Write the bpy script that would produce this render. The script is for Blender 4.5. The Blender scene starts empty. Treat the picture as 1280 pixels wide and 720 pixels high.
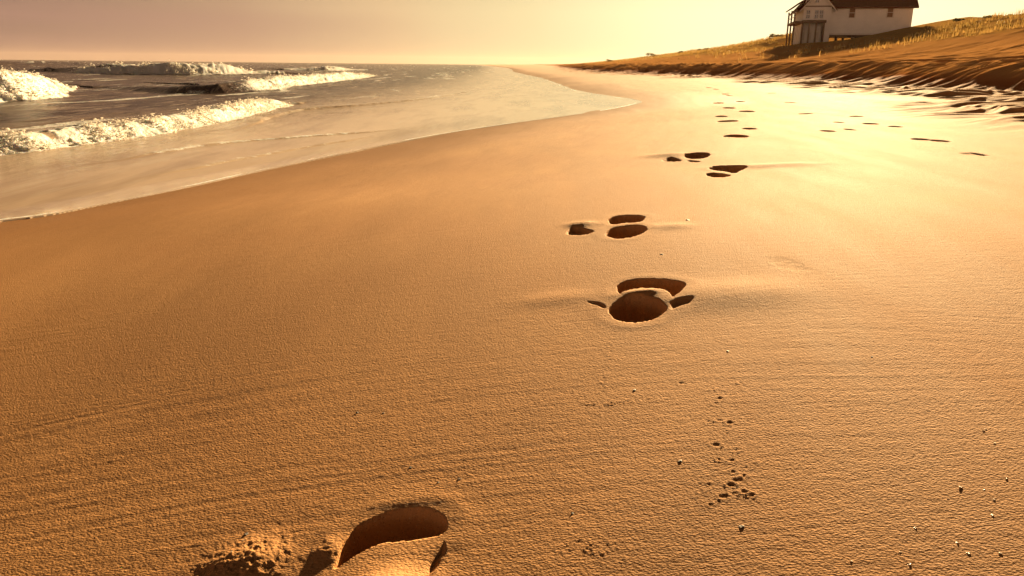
import bpy, bmesh, math, random
import numpy as np
from mathutils import Vector, Matrix

random.seed(7)
rng = np.random.default_rng(7)
SC = bpy.context.scene
COL = SC.collection
R = math.radians

# ------------------------------------------------------------------ camera
F_PX = 995.0
CAM_H = 0.5
SEA = -0.45
PITCH = math.atan(279.3 / F_PX)
ROLL = math.atan(0.0105)
Fv = np.array([0, math.cos(PITCH), -math.sin(PITCH)])
R0 = np.array([1.0, 0, 0])
U0 = np.array([0, math.sin(PITCH), math.cos(PITCH)])
Rv = math.cos(ROLL) * R0 + math.sin(ROLL) * U0
Uv = math.cos(ROLL) * U0 - math.sin(ROLL) * R0
CAM = np.array([0.0, 0.0, CAM_H])

cam = bpy.data.cameras.new('camera')
cam.sensor_width = 36.0
cam.lens = F_PX / 1280 * 36
cam.clip_start = 0.02
cam.clip_end = 20000
co = bpy.data.objects.new('camera', cam)
COL.objects.link(co)
m3 = Matrix((Rv, Uv, -Fv)).transposed()
co.matrix_world = Matrix.Translation(CAM) @ m3.to_4x4()
SC.camera = co

SUN_AZ = R(22.0)
SUN_EL = R(10.0)
EXPO = 2.22

# ------------------------------------------------------------------ noise
def _hash(ix, iy, seed):
    h = (ix.astype(np.int64) * 374761393 + iy.astype(np.int64) * 668265263 + seed * 1274126177) & 0xffffffff
    h = ((h ^ (h >> 13)) * 1274126177) & 0xffffffff
    h = h ^ (h >> 16)
    return (h & 0xffffff) / float(0xffffff)

def vnoise(x, y, seed=0):
    ix = np.floor(x); iy = np.floor(y)
    fx = x - ix; fy = y - iy
    ux = fx * fx * fx * (fx * (fx * 6 - 15) + 10)
    uy = fy * fy * fy * (fy * (fy * 6 - 15) + 10)
    a = _hash(ix, iy, seed); b = _hash(ix + 1, iy, seed)
    c = _hash(ix, iy + 1, seed); d = _hash(ix + 1, iy + 1, seed)
    return (a + (b - a) * ux + (c - a) * uy + (a - b - c + d) * ux * uy) * 2 - 1

def fbm(x, y, seed=0, octs=4, gain=0.5):
    s = 0.0; a = 1.0; t = 0.0
    ca, sa = math.cos(0.6), math.sin(0.6)
    for k in range(octs):
        s = s + a * vnoise(x, y, seed + k * 17)
        t += a; a *= gain
        x, y = (x * ca - y * sa) * 2.03 + 5.1, (x * sa + y * ca) * 2.03 + 1.7
    return s / t

def billow(x, y, seed=0, octs=4):
    s = 0.0; a = 1.0; t = 0.0
    for k in range(octs):
        s = s + a * (1 - np.abs(vnoise(x, y, seed + k * 13)) * 2)
        t += a; a *= 0.55
        x, y = (x * .8 - y * .6) * 2.1 + 3.3, (x * .6 + y * .8) * 2.1 + 8.7
    return s / t

def sstep(a, b, x):
    t = np.clip((x - a) / (b - a), 0, 1)
    return t * t * (3 - 2 * t)

# ------------------------------------------------------------------ terrain (large forms)
SHY = [-4000, -20, -10, 0, 5, 10, 20, 40, 100, 300, 2000, 6000]
SHX = [-1600, -13, -9.3, -5.4, -3.25, -1.6, 0.0, 0.8, 0.0, -5, -90, -300]
TOY = [-4000, -20, 5, 11, 14, 17, 20, 35, 50, 80, 150, 300, 2000, 6000]
TOX = [60, 60, 30, 15.8, 12.2, 10.6, 9.9, 9.3, 7.6, 6.6, 8.5, 15, 40, 100]
RGY = [-4000, 30, 60, 80, 110, 140, 180, 300, 500, 1500, 6000]
RGZ = [5.2, 5.2, 4.9, 4.5, 5.0, 4.2, 4.1, 3.2, 2.0, 1.4, 1.2]

def shore_s(x, y):
    return (x - np.interp(y, SHY, SHX)) * 0.93

def base_z(x, y):
    s = shore_s(x, y)
    k = 1.2
    sp = np.where(s - 4.6 > 20, s - 4.6, np.log1p(np.exp(np.clip((s - 4.6) / k, -40, 40))) * k)
    z = SEA + np.where(s > 0, 0.098 * s, 0.06 * s) - 0.084 * sp
    # the sand climbs gently away from the camera, then levels out; slope shaped to darken the foreground
    q = np.clip((y - .4) / 2.8, 0, 1)
    z = z - 0.105 * 1.4 * (1 - (2 * q - q * q)) - 0.05 * np.clip(.4 - y, 0, 3)
    z = z - .10 * np.log1p(np.exp(np.clip((.35 - x) / .25, -30, 30))) * .25 * (1 - sstep(1.2, 4.5, y)) * sstep(-3.5, -1, x)  # leftward tilt added to darken the near left sand
    return np.clip(z, -3, 1.2)

def toe_e(x, y):
    e = x - np.interp(y, TOY, TOX)
    return e + 0.55 * fbm(x * 0.25, y * 0.16, 31, 3) * (1 + y * 0.01)

def large_z(x, y):
    z = base_z(x, y)
    e = toe_e(x, y)
    sc_ = sstep(-0.3, 2.9, e)
    zt = 0.62 + 0.10 * fbm(x * 0.15, y * 0.08, 5, 2)
    zr = np.interp(y, RGY, RGZ) + 0.35 * fbm(x * 0.05, y * 0.07, 9, 3)
    xr = 38.0
    q = np.clip((x - np.interp(y, TOY, TOX) - 2.0) / (xr - 10.0), 0, 1)
    up = zt + (zr - zt) * q ** 1.55
    up = up - 0.9 * sstep(38, 60, x) - 0.25 * sstep(60, 400, x)
    zz = z * (1 - sc_) + np.maximum(up, z) * sc_
    # level pad and rising bank round the beach house
    pxh = x / np.maximum(y, 1) * F_PX / .957 + 640
    tgt = np.interp(pxh, [940, 1000, 1037, 1060, 1090, 1115, 1142, 1200], [64, 60.5, 56.5, 51.5, 46, 41, 36, 26])
    hor = 74 + 0.0105 * np.clip(pxh, 0, 1500)
    tz = 0.5 + (hor - tgt - np.clip(84 - y, 0, 60) * .22) / F_PX * np.clip(y, 40, 88)
    m = sstep(52, 70, y) * (1 - sstep(92, 101, y)) * sstep(26, 29.5, x) * (1 - sstep(43, 50, x))
    return zz * (1 - m) + tz * m

def pix_dir(px, py):
    d = Fv + Rv * (px - 640) / F_PX + Uv * (360 - py) / F_PX
    return d / np.linalg.norm(d)

def hit(px, py, zf=large_z):
    d = pix_dir(px, py)
    t = 0.2; prev = 0.2
    while t < 3000:
        p = CAM + d * t
        g = float(zf(np.array([p[0]]), np.array([p[1]]))[0])
        if p[2] <= g:
            lo, hi = prev, t
            for _ in range(30):
                mid = (lo + hi) / 2
                p = CAM + d * mid
                if p[2] <= float(zf(np.array([p[0]]), np.array([p[1]]))[0]): hi = mid
                else: lo = mid
            p = CAM + d * hi
            return p
        prev = t
        t *= 1.01
    return CAM + d * 3000

def sea_hit(px, py):
    d = pix_dir(px, py)
    t = (SEA - CAM_H) / d[2]
    return CAM + d * t

def chaikin(pts, n=2, closed=True):
    p = np.array(pts, float)
    for _ in range(n):
        if closed:
            q = np.roll(p, -1, 0)
            p = np.stack([p * .75 + q * .25, p * .25 + q * .75], 1).reshape(-1, p.shape[1])
        else:
            a, b = p[:-1], p[1:]
            mid = np.stack([a * .75 + b * .25, a * .25 + b * .75], 1).reshape(-1, p.shape[1])
            p = np.vstack([p[:1], mid[1:-1], p[-1:]])
    return p

def poly_sdf(x, y, poly):
    """signed distance, negative inside"""
    d = np.full(x.shape, 1e9); ins = np.zeros(x.shape, bool)
    n = len(poly)
    for i in range(n):
        ax, ay = poly[i]; bx, by = poly[(i + 1) % n]
        ex, ey = bx - ax, by - ay
        L = ex * ex + ey * ey + 1e-12
        t = np.clip(((x - ax) * ex + (y - ay) * ey) / L, 0, 1)
        d = np.minimum(d, (x - ax - t * ex) ** 2 + (y - ay - t * ey) ** 2)
        c = ((ay > y) != (by > y))
        if abs(ey) > 1e-12:
            ins ^= c & (x < (y - ay) * ex / ey + ax)
    d = np.sqrt(d)
    return np.where(ins, -d, d)

def line_dist(x, y, pts):
    """signed distance to an open polyline (positive to the left of its direction) and the running parameter 0..1"""
    best = np.full(x.shape, 1e18); sg = np.zeros(x.shape); tt = np.zeros(x.shape)
    seg = np.linalg.norm(np.diff(pts, axis=0), axis=1); tot = seg.sum(); acc = 0
    for i in range(len(pts) - 1):
        ax, ay = pts[i]; bx, by = pts[i + 1]
        ex, ey = bx - ax, by - ay
        L = ex * ex + ey * ey + 1e-12
        t = ((x - ax) * ex + (y - ay) * ey) / L
        tc = np.clip(t, 0, 1)
        d = (x - ax - tc * ex) ** 2 + (y - ay - tc * ey) ** 2
        s = np.sign(ex * (y - ay) - ey * (x - ax))
        m = d < best
        best = np.where(m, d, best); sg = np.where(m, s, sg)
        tt = np.where(m, (acc + tc * seg[i]) / tot, tt)
        acc += seg[i]
    return np.sqrt(best) * sg, tt

# ------------------------------------------------------------------ film edge (swash front on the sand)
FE_PX = [(-900, 420), (-500, 352), (-200, 305), (-60, 287), (0, 277), (60, 270), (130, 256), (200, 243), (260, 230), (320, 216), (400, 199),
         (500, 177), (600, 160), (700, 146.5), (760, 138), (800, 130.5), (806, 126.5), (780, 122), (745, 117), (718, 112), (704, 107),
         (690, 101), (672, 96), (652, 92), (640, 89)]
FE = np.array([hit(a, b, base_z)[:2] for a, b in FE_PX])
FE = np.vstack([[-60, -60], FE, [0, 140], [-4, 300], [-90, 2000], [-290, 5900]])
FE = chaikin(FE, 2, False)

# ------------------------------------------------------------------ footprints
PITS = []      # (polygon, depth, wall width)
def pit_px(pts, depth, wall=0.012, it=2, floor=0.0):
    PITS.append((chaikin([hit(a, b, base_z)[:2] for a, b in pts], it), depth, wall))
def pit_el(px, py, wpx, length, depth, ang=0.0, wall=0.02):
    """a pit whose NEAR rim shows at (px, py) and that is wpx photo pixels wide"""
    p = hit(px, py, base_z); w = wpx / F_PX * p[1] / 2
    cx, cy = p[0] + 0.0, p[1] + length / 2
    t = np.linspace(0, 2 * math.pi, 22, endpoint=False)
    u = np.cos(t) * w; v = np.sin(t) * length / 2 * (1 + 0.12 * np.cos(t))
    ca, sa = math.cos(ang), math.sin(ang)
    PITS.append((np.stack([cx + u * ca - v * sa, cy + u * sa + v * ca], 1), depth, wall))

pit_px([(416, 713), (421, 703), (427, 683), (442, 662), (461, 650), (481, 642), (505, 636), (527, 634), (546, 637.5), (557, 646), (560, 655),
        (556, 664), (547, 669), (520, 674), (489, 677), (467, 682.5), (447, 693), (430, 706)], 0.062, 0.007, 1)
pit_px([(556, 672), (545, 684), (533, 701), (523, 722), (516, 744), (536, 750), (546, 722), (550, 704), (562, 684)], 0.009, 0.018, 1)
pit_px([(770, 359), (776, 352), (799, 348), (826, 348), (850, 351), (859, 355), (853, 362), (845, 371), (839, 372.5), (836, 366), (823, 361),
        (805, 359), (789, 361), (779, 365), (774, 369)], 0.062, 0.012, 1)
pit_px([(773, 374), (783, 369), (805, 369), (822, 373.5), (832, 381), (836, 385), (826, 394), (810, 400), (789, 402.5), (770, 399), (761, 391),
        (760, 384), (768, 378)], 0.068, 0.012, 1)
pit_px([(838, 376), (855, 372), (869, 371), (866, 378), (853, 383), (838, 388), (834, 383)], 0.017, 0.03, 1)
pit_px([(730, 376), (748, 377), (760, 382), (757, 386), (742, 381)], 0.008, 0.015, 1)
pit_px([(759, 275), (766, 270), (788, 268), (807, 269), (805, 275), (797, 277.5), (779, 278), (765, 281)], 0.055, 0.014, 1)
pit_px([(755, 291), (765, 284), (783, 281.5), (802, 281), (811, 285), (805, 291), (791, 296), (773, 298.5), (759, 295.5)], 0.055, 0.014, 1)
pit_px([(706, 290), (713, 283), (730, 284), (748, 288), (732, 293), (711, 293.5)], 0.022, 0.03, 1)
pit_px([(851, 195), (868, 191), (887, 191), (888, 195.5), (876, 199), (861, 199)], 0.055, 0.02, 1)
pit_px([(855, 201), (866, 200.5), (880, 202.5), (866, 203.5)], 0.022, 0.03, 1)
pit_px([(823, 201.5), (836, 197), (850, 198.5), (856, 202), (838, 203)], 0.018, 0.04, 1)
pit_px([(884, 211), (893, 207.5), (918, 207), (937, 209), (927, 212), (918, 217), (906, 214), (893, 213)], 0.055, 0.02, 1)
pit_px([(881, 217), (890, 215.5), (903, 217), (917, 219), (901, 222), (886, 221)], 0.045, 0.02, 1)
pit_el(926, 172, 30, 0.34, 0.062)
pit_el(941, 162, 16, 0.26, 0.05)
pit_el(914, 152.5, 25, 0.34, 0.058)
pit_el(905, 146.5, 14, 0.3, 0.03)
pit_el(938, 140.5, 17, 0.4, 0.06)
pit_el(915, 136, 14, 0.4, 0.06)
pit_el(929, 127.5, 9, 0.4, 0.05)
pit_el(901, 129.5, 12, 0.4, 0.05)
pit_el(909, 118, 7, 0.4, 0.05)
pit_el(888, 110, 5, 0.5, 0.06)
pit_el(897, 112, 4, 0.5, 0.05)
pit_el(915, 120, 4, 0.5, 0.04)
for a, b, w, dp in [(1160, 175.5, 22, .014), (1184, 177.5, 20, .03), (1229, 195, 30, .006), (1236, 194, 12, .012), (1040, 165, 17, .02), (1053, 154, 10, .02),
                (1068, 163, 10, .02), (1094, 155.5, 18, .035), (1075, 146, 16, .03), (1126, 159, 16, .015), (966, 117, 12, .03), (990, 129, 14, .02),
                (1010, 143, 20, .012), (1000, 342, 46, .0012)]:
    pit_el(a, b, w, 0.22, dp, 0.1, 0.03)

MOUNDS = []     # (x, y, rx, ry, height, roughness)
def mound_px(px, py, rx, ry, h, rough=0.0, ang=0.0):
    p = hit(px, py, base_z); MOUNDS.append((p[0], p[1], rx, ry, h, rough, ang))
mound_px(478, 765, .060, .072, .030, .0008)           # lit hump behind the first print
mound_px(305, 706, .050, .05, .012, .0028, 0.5)        # crumbly mound to its left
mound_px(412, 690, .018, .03, .005, .0012)
mound_px(915, 366, .20, .12, .010, .0)
mound_px(803, 366, .055, .022, .006, .0)
mound_px(700, 372, .12, .06, .004)
mound_px(727, 280, .06, .05, .010, .001)
mound_px(840, 283, .08, .06, .006)
mound_px(835, 195, .16, .12, .016)
mound_px(960, 207, .3, .10, .012)

# foot trails of a bird / crumbs: fine dents
DENTS = []
for k in range(16):
    t = k / 15
    DENTS.append((770 - 17 * t + random.uniform(-1, 1), 404 + 84 * t, .0035 + .001 * random.random(), .003))
for k in range(48):
    t = random.random()
    DENTS.append((900 + 26 * t + random.gauss(0, 18), 480 + 150 * t + random.gauss(0, 14), random.uniform(.002, .0075), random.uniform(.002, .0045)))
for k in range(22):
    DENTS.append((900 + random.gauss(0, 16), 610 + random.gauss(0, 8), random.uniform(.002, .004), random.uniform(.0015, .003)))
for k in range(26):
    DENTS.append((765 + random.gauss(0, 40), 502 + random.gauss(0, 1.6), random.uniform(.003, .006), .002))
for k in range(26):
    DENTS.append((740 + random.gauss(0, 26), 690 + random.gauss(0, 10), random.uniform(.002, .004), .002))
for k in range(30):
    DENTS.append((900 + random.gauss(0, 80), 585 + random.gauss(0, 40), random.uniform(.0015, .003), .0015))
for k in range(30):
    DENTS.append((random.uniform(1030, 1290), 505 + random.gauss(0, 4), random.uniform(.002, .006), .002))
DENTS = [(*hit(a, b, base_z)[:2], r_ * .65, d_ * .30) for a, b, r_, d_ in DENTS]

def rough_z(x, y):
    """trampled, wind-cut sand in front of and over the foredune"""
    e = toe_e(x, y)
    a = R(56)
    u = x * math.sin(a) + y * math.cos(a)        # along the ridges
    v = x * math.cos(a) - y * math.sin(a)
    v = v + 0.25 * fbm(u * .5, v * .6, 71, 2)
    r1 = fbm(u * 0.33, v * 3.3, 40, 3)
    r2 = 1 - np.abs(fbm(u * 0.8 + 9, v * 4.2, 50, 2)) * 2.4
    patch = sstep(-0.35, 0.35, fbm(x * .45, y * .3, 60, 3) + (e + 1.7) * 0.33)
    near = sstep(-3.6, -0.2, e) * patch
    back = 1 - 0.35 * sstep(6, 16, e)
    far = 1 - 0.3 * sstep(28, 36, x)
    scarp = sstep(-.7, .2, e) * (1 - sstep(1.6, 2.4, e))
    # little terraces running along the steep face
    flats = (0.105 * r1 + 0.04 * r2) * (1 - .25 * sstep(10, 20, x) * (e < 0))
    bx = np.interp(y, [4, 6, 10, 14, 23, 35], [3.9, 4.0, 4.3, 5.4, 7.0, 8.0])
    mm = sstep(-.3, 2.2, x - bx) * (1 - sstep(24, 34, y)) * sstep(2.5, 5, y) * sstep(-.5, .35, fbm(x * .5, y * .35, 60, 3) + .3 * (x - bx) - .1)
    near = np.maximum(near, mm * .95)
    upz = (.20 + .24 * (1 - sstep(8, 14, e))) * (.26 * fbm(u * .16, v * .62, 41, 3) + .06 * fbm(u * .5, v * 1.7, 42, 2)) * sstep(1.8, 4, e) * (1 - sstep(16, 26, e)) * sstep(20, 32, np.hypot(x, y))
    flats = flats * (1 - .65 * sstep(2.6, 7, e) * (np.hypot(x, y) > 12))
    return upz + (flats * (1 - .35 * scarp)) * near * back * far

def full_sand_z(x, y):
    z = large_z(x, y) + rough_z(x, y)
    e = toe_e(x, y)
    r = np.hypot(x, y)
    flat = 1 - sstep(-3, 0, e)
    # swales left by earlier swashes, parallel to the shore, and low undulation
    s = shore_s(x, y)
    z += 0.006 * fbm(s * 1.1, y * 0.22, 21, 3) * flat
    z += 0.005 * fbm(s * 3.2 + .3 * fbm(x, y * .5, 4, 2), y * 0.35 + x * .1, 22, 3) * flat
    # fine wind lineation, lying across the view in the near left
    lm = sstep(0.0, 0.5, fbm(x * 1.1 + 3, y * 1.3, 24, 2) + .5 * np.exp(-((x + .45) / .5) ** 2 - ((y - 1.15) / .3) ** 2)) * (1 - sstep(3.0, 6.0, r))
    ln = (1 - np.abs(vnoise(x * 1.3 + y * .8, (y + .10 * x * x) * 38 + 2.0 * vnoise(x * 1.5, y * 1.5, 3), 25)) * 2)
    z += 0.0003 * ln * lm
    near = r < 6.5
    idx = np.nonzero(near)[0]
    if len(idx):
        xn, yn = x[idx], y[idx]
        g = fbm(xn * 90, yn * 110, 33, 2) * 0.00024 * (1 - sstep(2.5, 6, r[idx]))
        z[idx] += g
    for (mx, my, rx, ry, h, rough, ang) in MOUNDS:
        k = np.nonzero((np.abs(x - mx) < 3.5 * max(rx, ry)) & (np.abs(y - my) < 3.5 * max(rx, ry)))[0]
        dx, dy = x[k] - mx, y[k] - my
        ca, sa = math.cos(ang), math.sin(ang)
        dx, dy = dx * ca + dy * sa, -dx * sa + dy * ca
        g = np.exp(-((dx / rx) ** 2 + (dy / ry) ** 2) ** 1.1)
        z[k] += h * g
        if rough:
            z[k] += rough * g ** .5 * (billow(x[k] * 60, y[k] * 60, 81, 3) + .6 * fbm(x[k] * 160, y[k] * 160, 82, 2))
    for (px_, py_, r_, d_) in DENTS:
        k = np.nonzero((np.abs(x - px_) < 3 * r_) & (np.abs(y - py_) < 3 * r_))[0]
        if len(k):
            q = np.hypot((x[k] - px_) / 1.5, y[k] - py_) / r_
            z[k] += -d_ * np.exp(-q ** 2 * 1.4) + d_ * .5 * np.exp(-((q - 1.6) * 1.8) ** 2)
    zp = np.zeros_like(z)
    for poly, dep, wall in PITS:
        lo = poly.min(0) - .12; hi_ = poly.max(0) + .12
        k = np.nonzero((x > lo[0]) & (x < hi_[0]) & (y > lo[1]) & (y < hi_[1]))[0]
        if not len(k): continue
        wob = (0.0020 * vnoise(x[k] * 45, y[k] * 45, 7) + 0.0003 * vnoise(x[k] * 170, y[k] * 170, 8)) * np.minimum(wall / .012, 1.5)
        d = poly_sdf(x[k], y[k], poly) + wob
        ins = sstep(0, 1, np.clip(-d / wall, 0, 1)) * dep
        bowl = np.clip(-d / .05, 0, 1) * dep * 0.18
        rim = 0.022 * dep * np.exp(-(np.clip(d - .03, -1, 1) / .022) ** 2) * (d > 0)
        zp[k] = np.minimum(zp[k], -ins - bowl)
        z[k] += rim * 0.8
        z[k] += np.where(d < 0, .0008 * fbm(x[k] * 70, y[k] * 70, 91, 2), 0)
    return z + zp

# ------------------------------------------------------------------ grids
def polar_grid(name, thetas, rads, zfun, attrs):
    T, Rr = np.meshgrid(thetas, rads)
    x = (Rr * np.sin(T)).ravel(); y = (Rr * np.cos(T)).ravel()
    z, at = zfun(x, y)
    nt, nr = len(thetas), len(rads)
    me = bpy.data.meshes.new(name)
    n = nt * nr
    me.vertices.add(n)
    me.vertices.foreach_set('co', np.stack([x, y, z], 1).astype(np.float32).ravel())
    i = (np.arange(nr - 1)[:, None] * nt + np.arange(nt - 1)[None, :]).ravel()
    quads = np.stack([i, i + nt, i + nt + 1, i + 1], 1)
    quads = quads[:, ::-1]
    keep = at.pop('_keep', None)
    if keep is not None:
        quads = quads[keep[quads].any(1)]
        used = np.zeros(n, bool); used[quads.ravel()] = True
        remap = np.cumsum(used) - 1
        quads = remap[quads]
        xs = np.stack([x, y, z], 1)[used]
        me.clear_geometry(); me.vertices.add(len(xs))
        me.vertices.foreach_set('co', xs.astype(np.float32).ravel())
        at = {k: v[used] for k, v in at.items()}
    nq = len(quads)
    me.loops.add(nq * 4); me.polygons.add(nq)
    me.loops.foreach_set('vertex_index', quads.ravel().astype(np.int32))
    me.polygons.foreach_set('loop_start', (np.arange(nq) * 4).astype(np.int32))
    me.polygons.foreach_set('use_smooth', np.ones(nq, bool))
    me.update(calc_edges=True)
    for k, v in at.items():
        a = me.attributes.new(k, 'FLOAT', 'POINT')
        a.data.foreach_set('value', v.astype(np.float32))
    o = bpy.data.objects.new(name, me); COL.objects.link(o)
    # normals must point up
    if me.polygons[nq // 2].normal.z < 0:
        me.flip_normals()
    return o

def film_d(x, y):
    s = shore_s(x, y)               # positive = seaward
    out = np.where(s > 0, -s, -s + 2.0)
    k = np.nonzero((s > -3) & (s < 9))[0]
    out[k] = line_dist(x[k], y[k], FE)[0]
    return out

def edge_wob(x, y):
    return 0.10 * fbm(x * .5, y * .5, 14, 3) * np.clip(np.hypot(x, y) / 12, .2, 2)

def sand_fn(x, y):
    z = full_sand_z(x, y)
    fd = -film_d(x, y)
    e = toe_e(x, y)
    wet = 1 - sstep(0.0, 2.2, fd + 0.8 * fbm(x * .5, y * .35, 15, 3))
    gr = sstep(9, 20, e + 7 * fbm(x * .12, y * .06, 16, 3)) * sstep(25, 50, y) * 0.9
    # beyond the ridge it is all grass
    return z, {'wet': wet * (e < 0), 'grass': gr, 'dune_tone': sstep(-1.5, 1, e), 'upper': sstep(.6, 1.8, e)}

def radii(r0, r1, k):
    return np.exp(np.arange(math.log(r0), math.log(r1), k))

def theta_set(a0, a1, step, lo, hi, coarse):
    return np.unique(np.concatenate([np.arange(lo, a0, coarse), np.arange(a0, a1, step), np.arange(a1, hi + 1e-6, coarse)]))

th = np.radians(theta_set(-35.5, 35.5, 0.068, -180, 180, 2.0))
rr = np.concatenate([radii(.02, .55, .08), radii(.55, 3.2, .0032), radii(3.2, 40, .0036), radii(40, 160, .007), radii(160, 2500, .05)])
sand = polar_grid('sand_beach', th, rr, sand_fn, None)
sand['kind'] = 'structure'

# ------------------------------------------------------------------ sea
def wline(pts):
    return chaikin(np.array([sea_hit(a, b)[:2] for a, b in pts]), 2, False)
# front line px, (t, height) samples, foam (t, amount), front width, back width, lump size
WAVES = [
    dict(l=wline([(-160, 214), (-60, 204), (0, 195), (60, 189), (120, 181), (180, 172), (240, 163), (300, 151), (340, 140), (372, 131)]),
         h=([0, .35, .75, .93, 1], [.15, .15, .20, .14, .04]), foam=([0, 1], [1, 1]), fw=.42, bw=1.1, lump=1.0, back=.30),
    dict(l=wline([(-160, 140), (-60, 132), (0, 127), (50, 125), (84, 121), (95, 112)]),
         h=([0, .7, .88, 1], [.58, .55, .44, .10]), foam=([0, 1], [1, 1]), fw=.9, bw=2.6, lump=2.0, back=.35),
    dict(l=wline([(120, 110), (165, 114), (200, 116), (250, 117), (300, 117), (350, 112), (400, 105), (440, 100), (475, 95)]),
         h=([0, .12, .3, .55, .8, 1], [.05, .20, .32, .38, .32, .05]), foam=([0, .15, .3, 1], [0, .0, 1, 1]), fw=.9, bw=2.6, lump=2.2, back=.5),
    dict(l=wline([(70, 90), (120, 92.5), (200, 94), (260, 94), (330, 93)]),
         h=([0, .2, .6, .9, 1], [.35, .6, .75, .6, .2]), foam=([0, .1, .2, 1], [0, .3, 1, 1]), fw=2.2, bw=5, lump=5., back=1.2),
    dict(l=wline([(360, 87.5), (390, 88.5), (420, 89), (455, 88)]),
         h=([0, .3, .8, 1], [.2, .55, .5, .1]), foam=([0, 1], [1, 1]), fw=3, bw=7, lump=6., back=1.5),
    dict(l=wline([(60, 215), (150, 203), (265, 181), (400, 171.5), (470, 167), (512, 163)]),
         h=([0, .3, .8, 1], [.0, .012, .012, 0]), foam=([0, .3, 1], [0, .5, .5]), fw=.06, bw=.5, lump=.3, back=.15),
    dict(l=wline([(330, 152), (372, 138), (440, 134), (500, 128), (560, 121), (600, 112)]),
         h=([0, .2, .8, 1], [.03, .03, .02, 0]), foam=([0, .3, 1], [.3, .3, .3]), fw=.10, bw=.8, lump=.4, back=.1),
    dict(l=wline([(150, 232), (240, 214), (330, 196), (420, 180), (480, 170)]),
         h=([0, .3, .8, 1], [.0, .008, .008, 0]), foam=([0, .3, 1], [.2, .55, .3]), fw=.05, bw=.4, lump=.25, back=.12),
    dict(l=wline([(-160, 84.5), (0, 84), (60, 83.6), (120, 83)]),
         h=([0, .6, 1], [.85, .85, .2]), foam=([0, 1], [0, 0]), fw=6, bw=12, lump=6., back=1.5),
    dict(l=wline([(10, 80.2), (40, 80.8), (60, 81)]),
         h=([0, .5, 1], [.5, .75, .5]), foam=([0, 1], [.8, .8]), fw=4, bw=12, lump=6., back=1.5),
]

def sea_fn(x, y):
    bz = base_z(x, y)
    fd = film_d(x, y) + edge_wob(x, y) * 0.4
    film = bz + np.where(fd > 0, np.minimum(.004 + fd * .004, .012), np.maximum(-.004 + fd * .08, -.25))
    s = -shore_s(x, y)
    k_ = .05
    z = np.maximum(SEA, film)
    z = z + (np.logaddexp(SEA / k_, film / k_) * k_ - z) * sstep(.05, 1.6, fd)
    z = np.where(fd < 0, film, z)
    foam = np.zeros_like(z)
    # chop: elongated along the shore, growing offshore
    amp = sstep(0.3, 6, s)
    r = np.hypot(x, y)
    chop = fbm(s * .9 + .8 * fbm(x * .2, y * .2, 61, 2), y * .28, 62, 4)
    z += amp * (.035 + .05 * sstep(8, 40, s)) * chop
    z += amp * .012 * fbm(s * 4, y * 1.6, 63, 3) * (1 - sstep(25, 60, r))
    # small swash steps inside the film
    z += (1 - amp) * (fd > 0) * .0012 * sstep(0, .5, fd) * billow(s * 1.3 + .5 * fbm(x * .5, y * .4, 3, 2), y * .35, 64, 2)
    for w in WAVES:
        lo = w['l'].min(0) - 16 - 2 * w['lump']; hi_ = w['l'].max(0) + 16 + 2 * w['lump']
        sel = np.nonzero((x > lo[0]) & (x < hi_[0]) & (y > lo[1]) & (y < hi_[1]))[0]
        if not len(sel): continue
        X, Y, Z, FO = x, y, z, foam
        x, y = X[sel], Y[sel]; z = Z[sel]; foam = FO[sel]
        d, t = line_dist(x, y, w['l'])
        # distance beyond the ends of the line fades the wave out
        L = w['lump']
        d = d + .10 * L * fbm(x / L * 1.2, y / L * 1.2, 66, 2)
        H = np.interp(t, *w['h']); Fm = np.interp(t, *w['foam'])
        up = sstep(0, w['fw'], d)
        dn = np.exp(-np.clip(d - w['fw'], 0, None) / w['bw'])
        prof = up * dn
        wob = 1 + .25 * fbm(x / L * .7, y / L * .7, 67, 2)
        z += H * prof * wob
        fm = Fm * sstep(-.05 * L, .10 * L, d) * (1 - sstep(w['fw'], w['fw'] + w['back'] * 1.6, d + .35 * L * fbm(x / L * 1.5, y / L * 1.5, 68, 3))) * np.clip(H / np.where(w['lump'] < .5, .012, .12), 0, 1)
        holes = sstep(-.42, -.12, fbm(x / L * 1.9 + d * 1.2, y / L * 1.9, 69, 3) + .25 * (d < w['fw'] * .5))
        fm = fm * (holes * .85 + .15)
        lump = billow(x / L * 9, y / L * 9, 75, 4) * .6 + .6 * billow(x / L * 2.5, y / L * 3.5, 76, 2)
        z += np.clip(fm, 0, 1) * (.040 * L ** .8 * lump * np.clip(H / .2, .05, 1.3))
        foam = np.maximum(foam, fm)
        Z[sel] = z; FO[sel] = foam
        x, y, z, foam = X, Y, Z, FO
    # drifting foam streaks behind / between the breakers and thin lace on the swash
    st = (1 - sstep(.05, .15, z - SEA)) * sstep(.12, .6, fbm(s * 1.6 + 1.5 * fbm(x * .15, y * .15, 70, 2), y * .16, 72, 4)) * sstep(1.0, 3.0, s) * .5
    foam = np.maximum(foam, st)
    lac = np.exp(-((fd - .10) / .035) ** 2) * sstep(-.3, .4, fbm(x * 1.1, y * 1.1, 73, 3)) * .85
    foam = np.maximum(foam, lac * (fd > 0))
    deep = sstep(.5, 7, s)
    return z, {'foam': np.clip(foam, 0, 1), 'deep': deep, '_keep': fd > -.25, 'film': (1 - amp)}

th2 = np.radians(theta_set(-35.5, 12, 0.085, -110, 14, 1.0))
rr2 = np.concatenate([radii(1.5, 4.5, .02), radii(4.5, 40, .0038), radii(40, 160, .008), radii(160, 2500, .06)])
sea = polar_grid('sea_water', th2, rr2, sea_fn, None)
sea['kind'] = 'structure'

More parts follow.
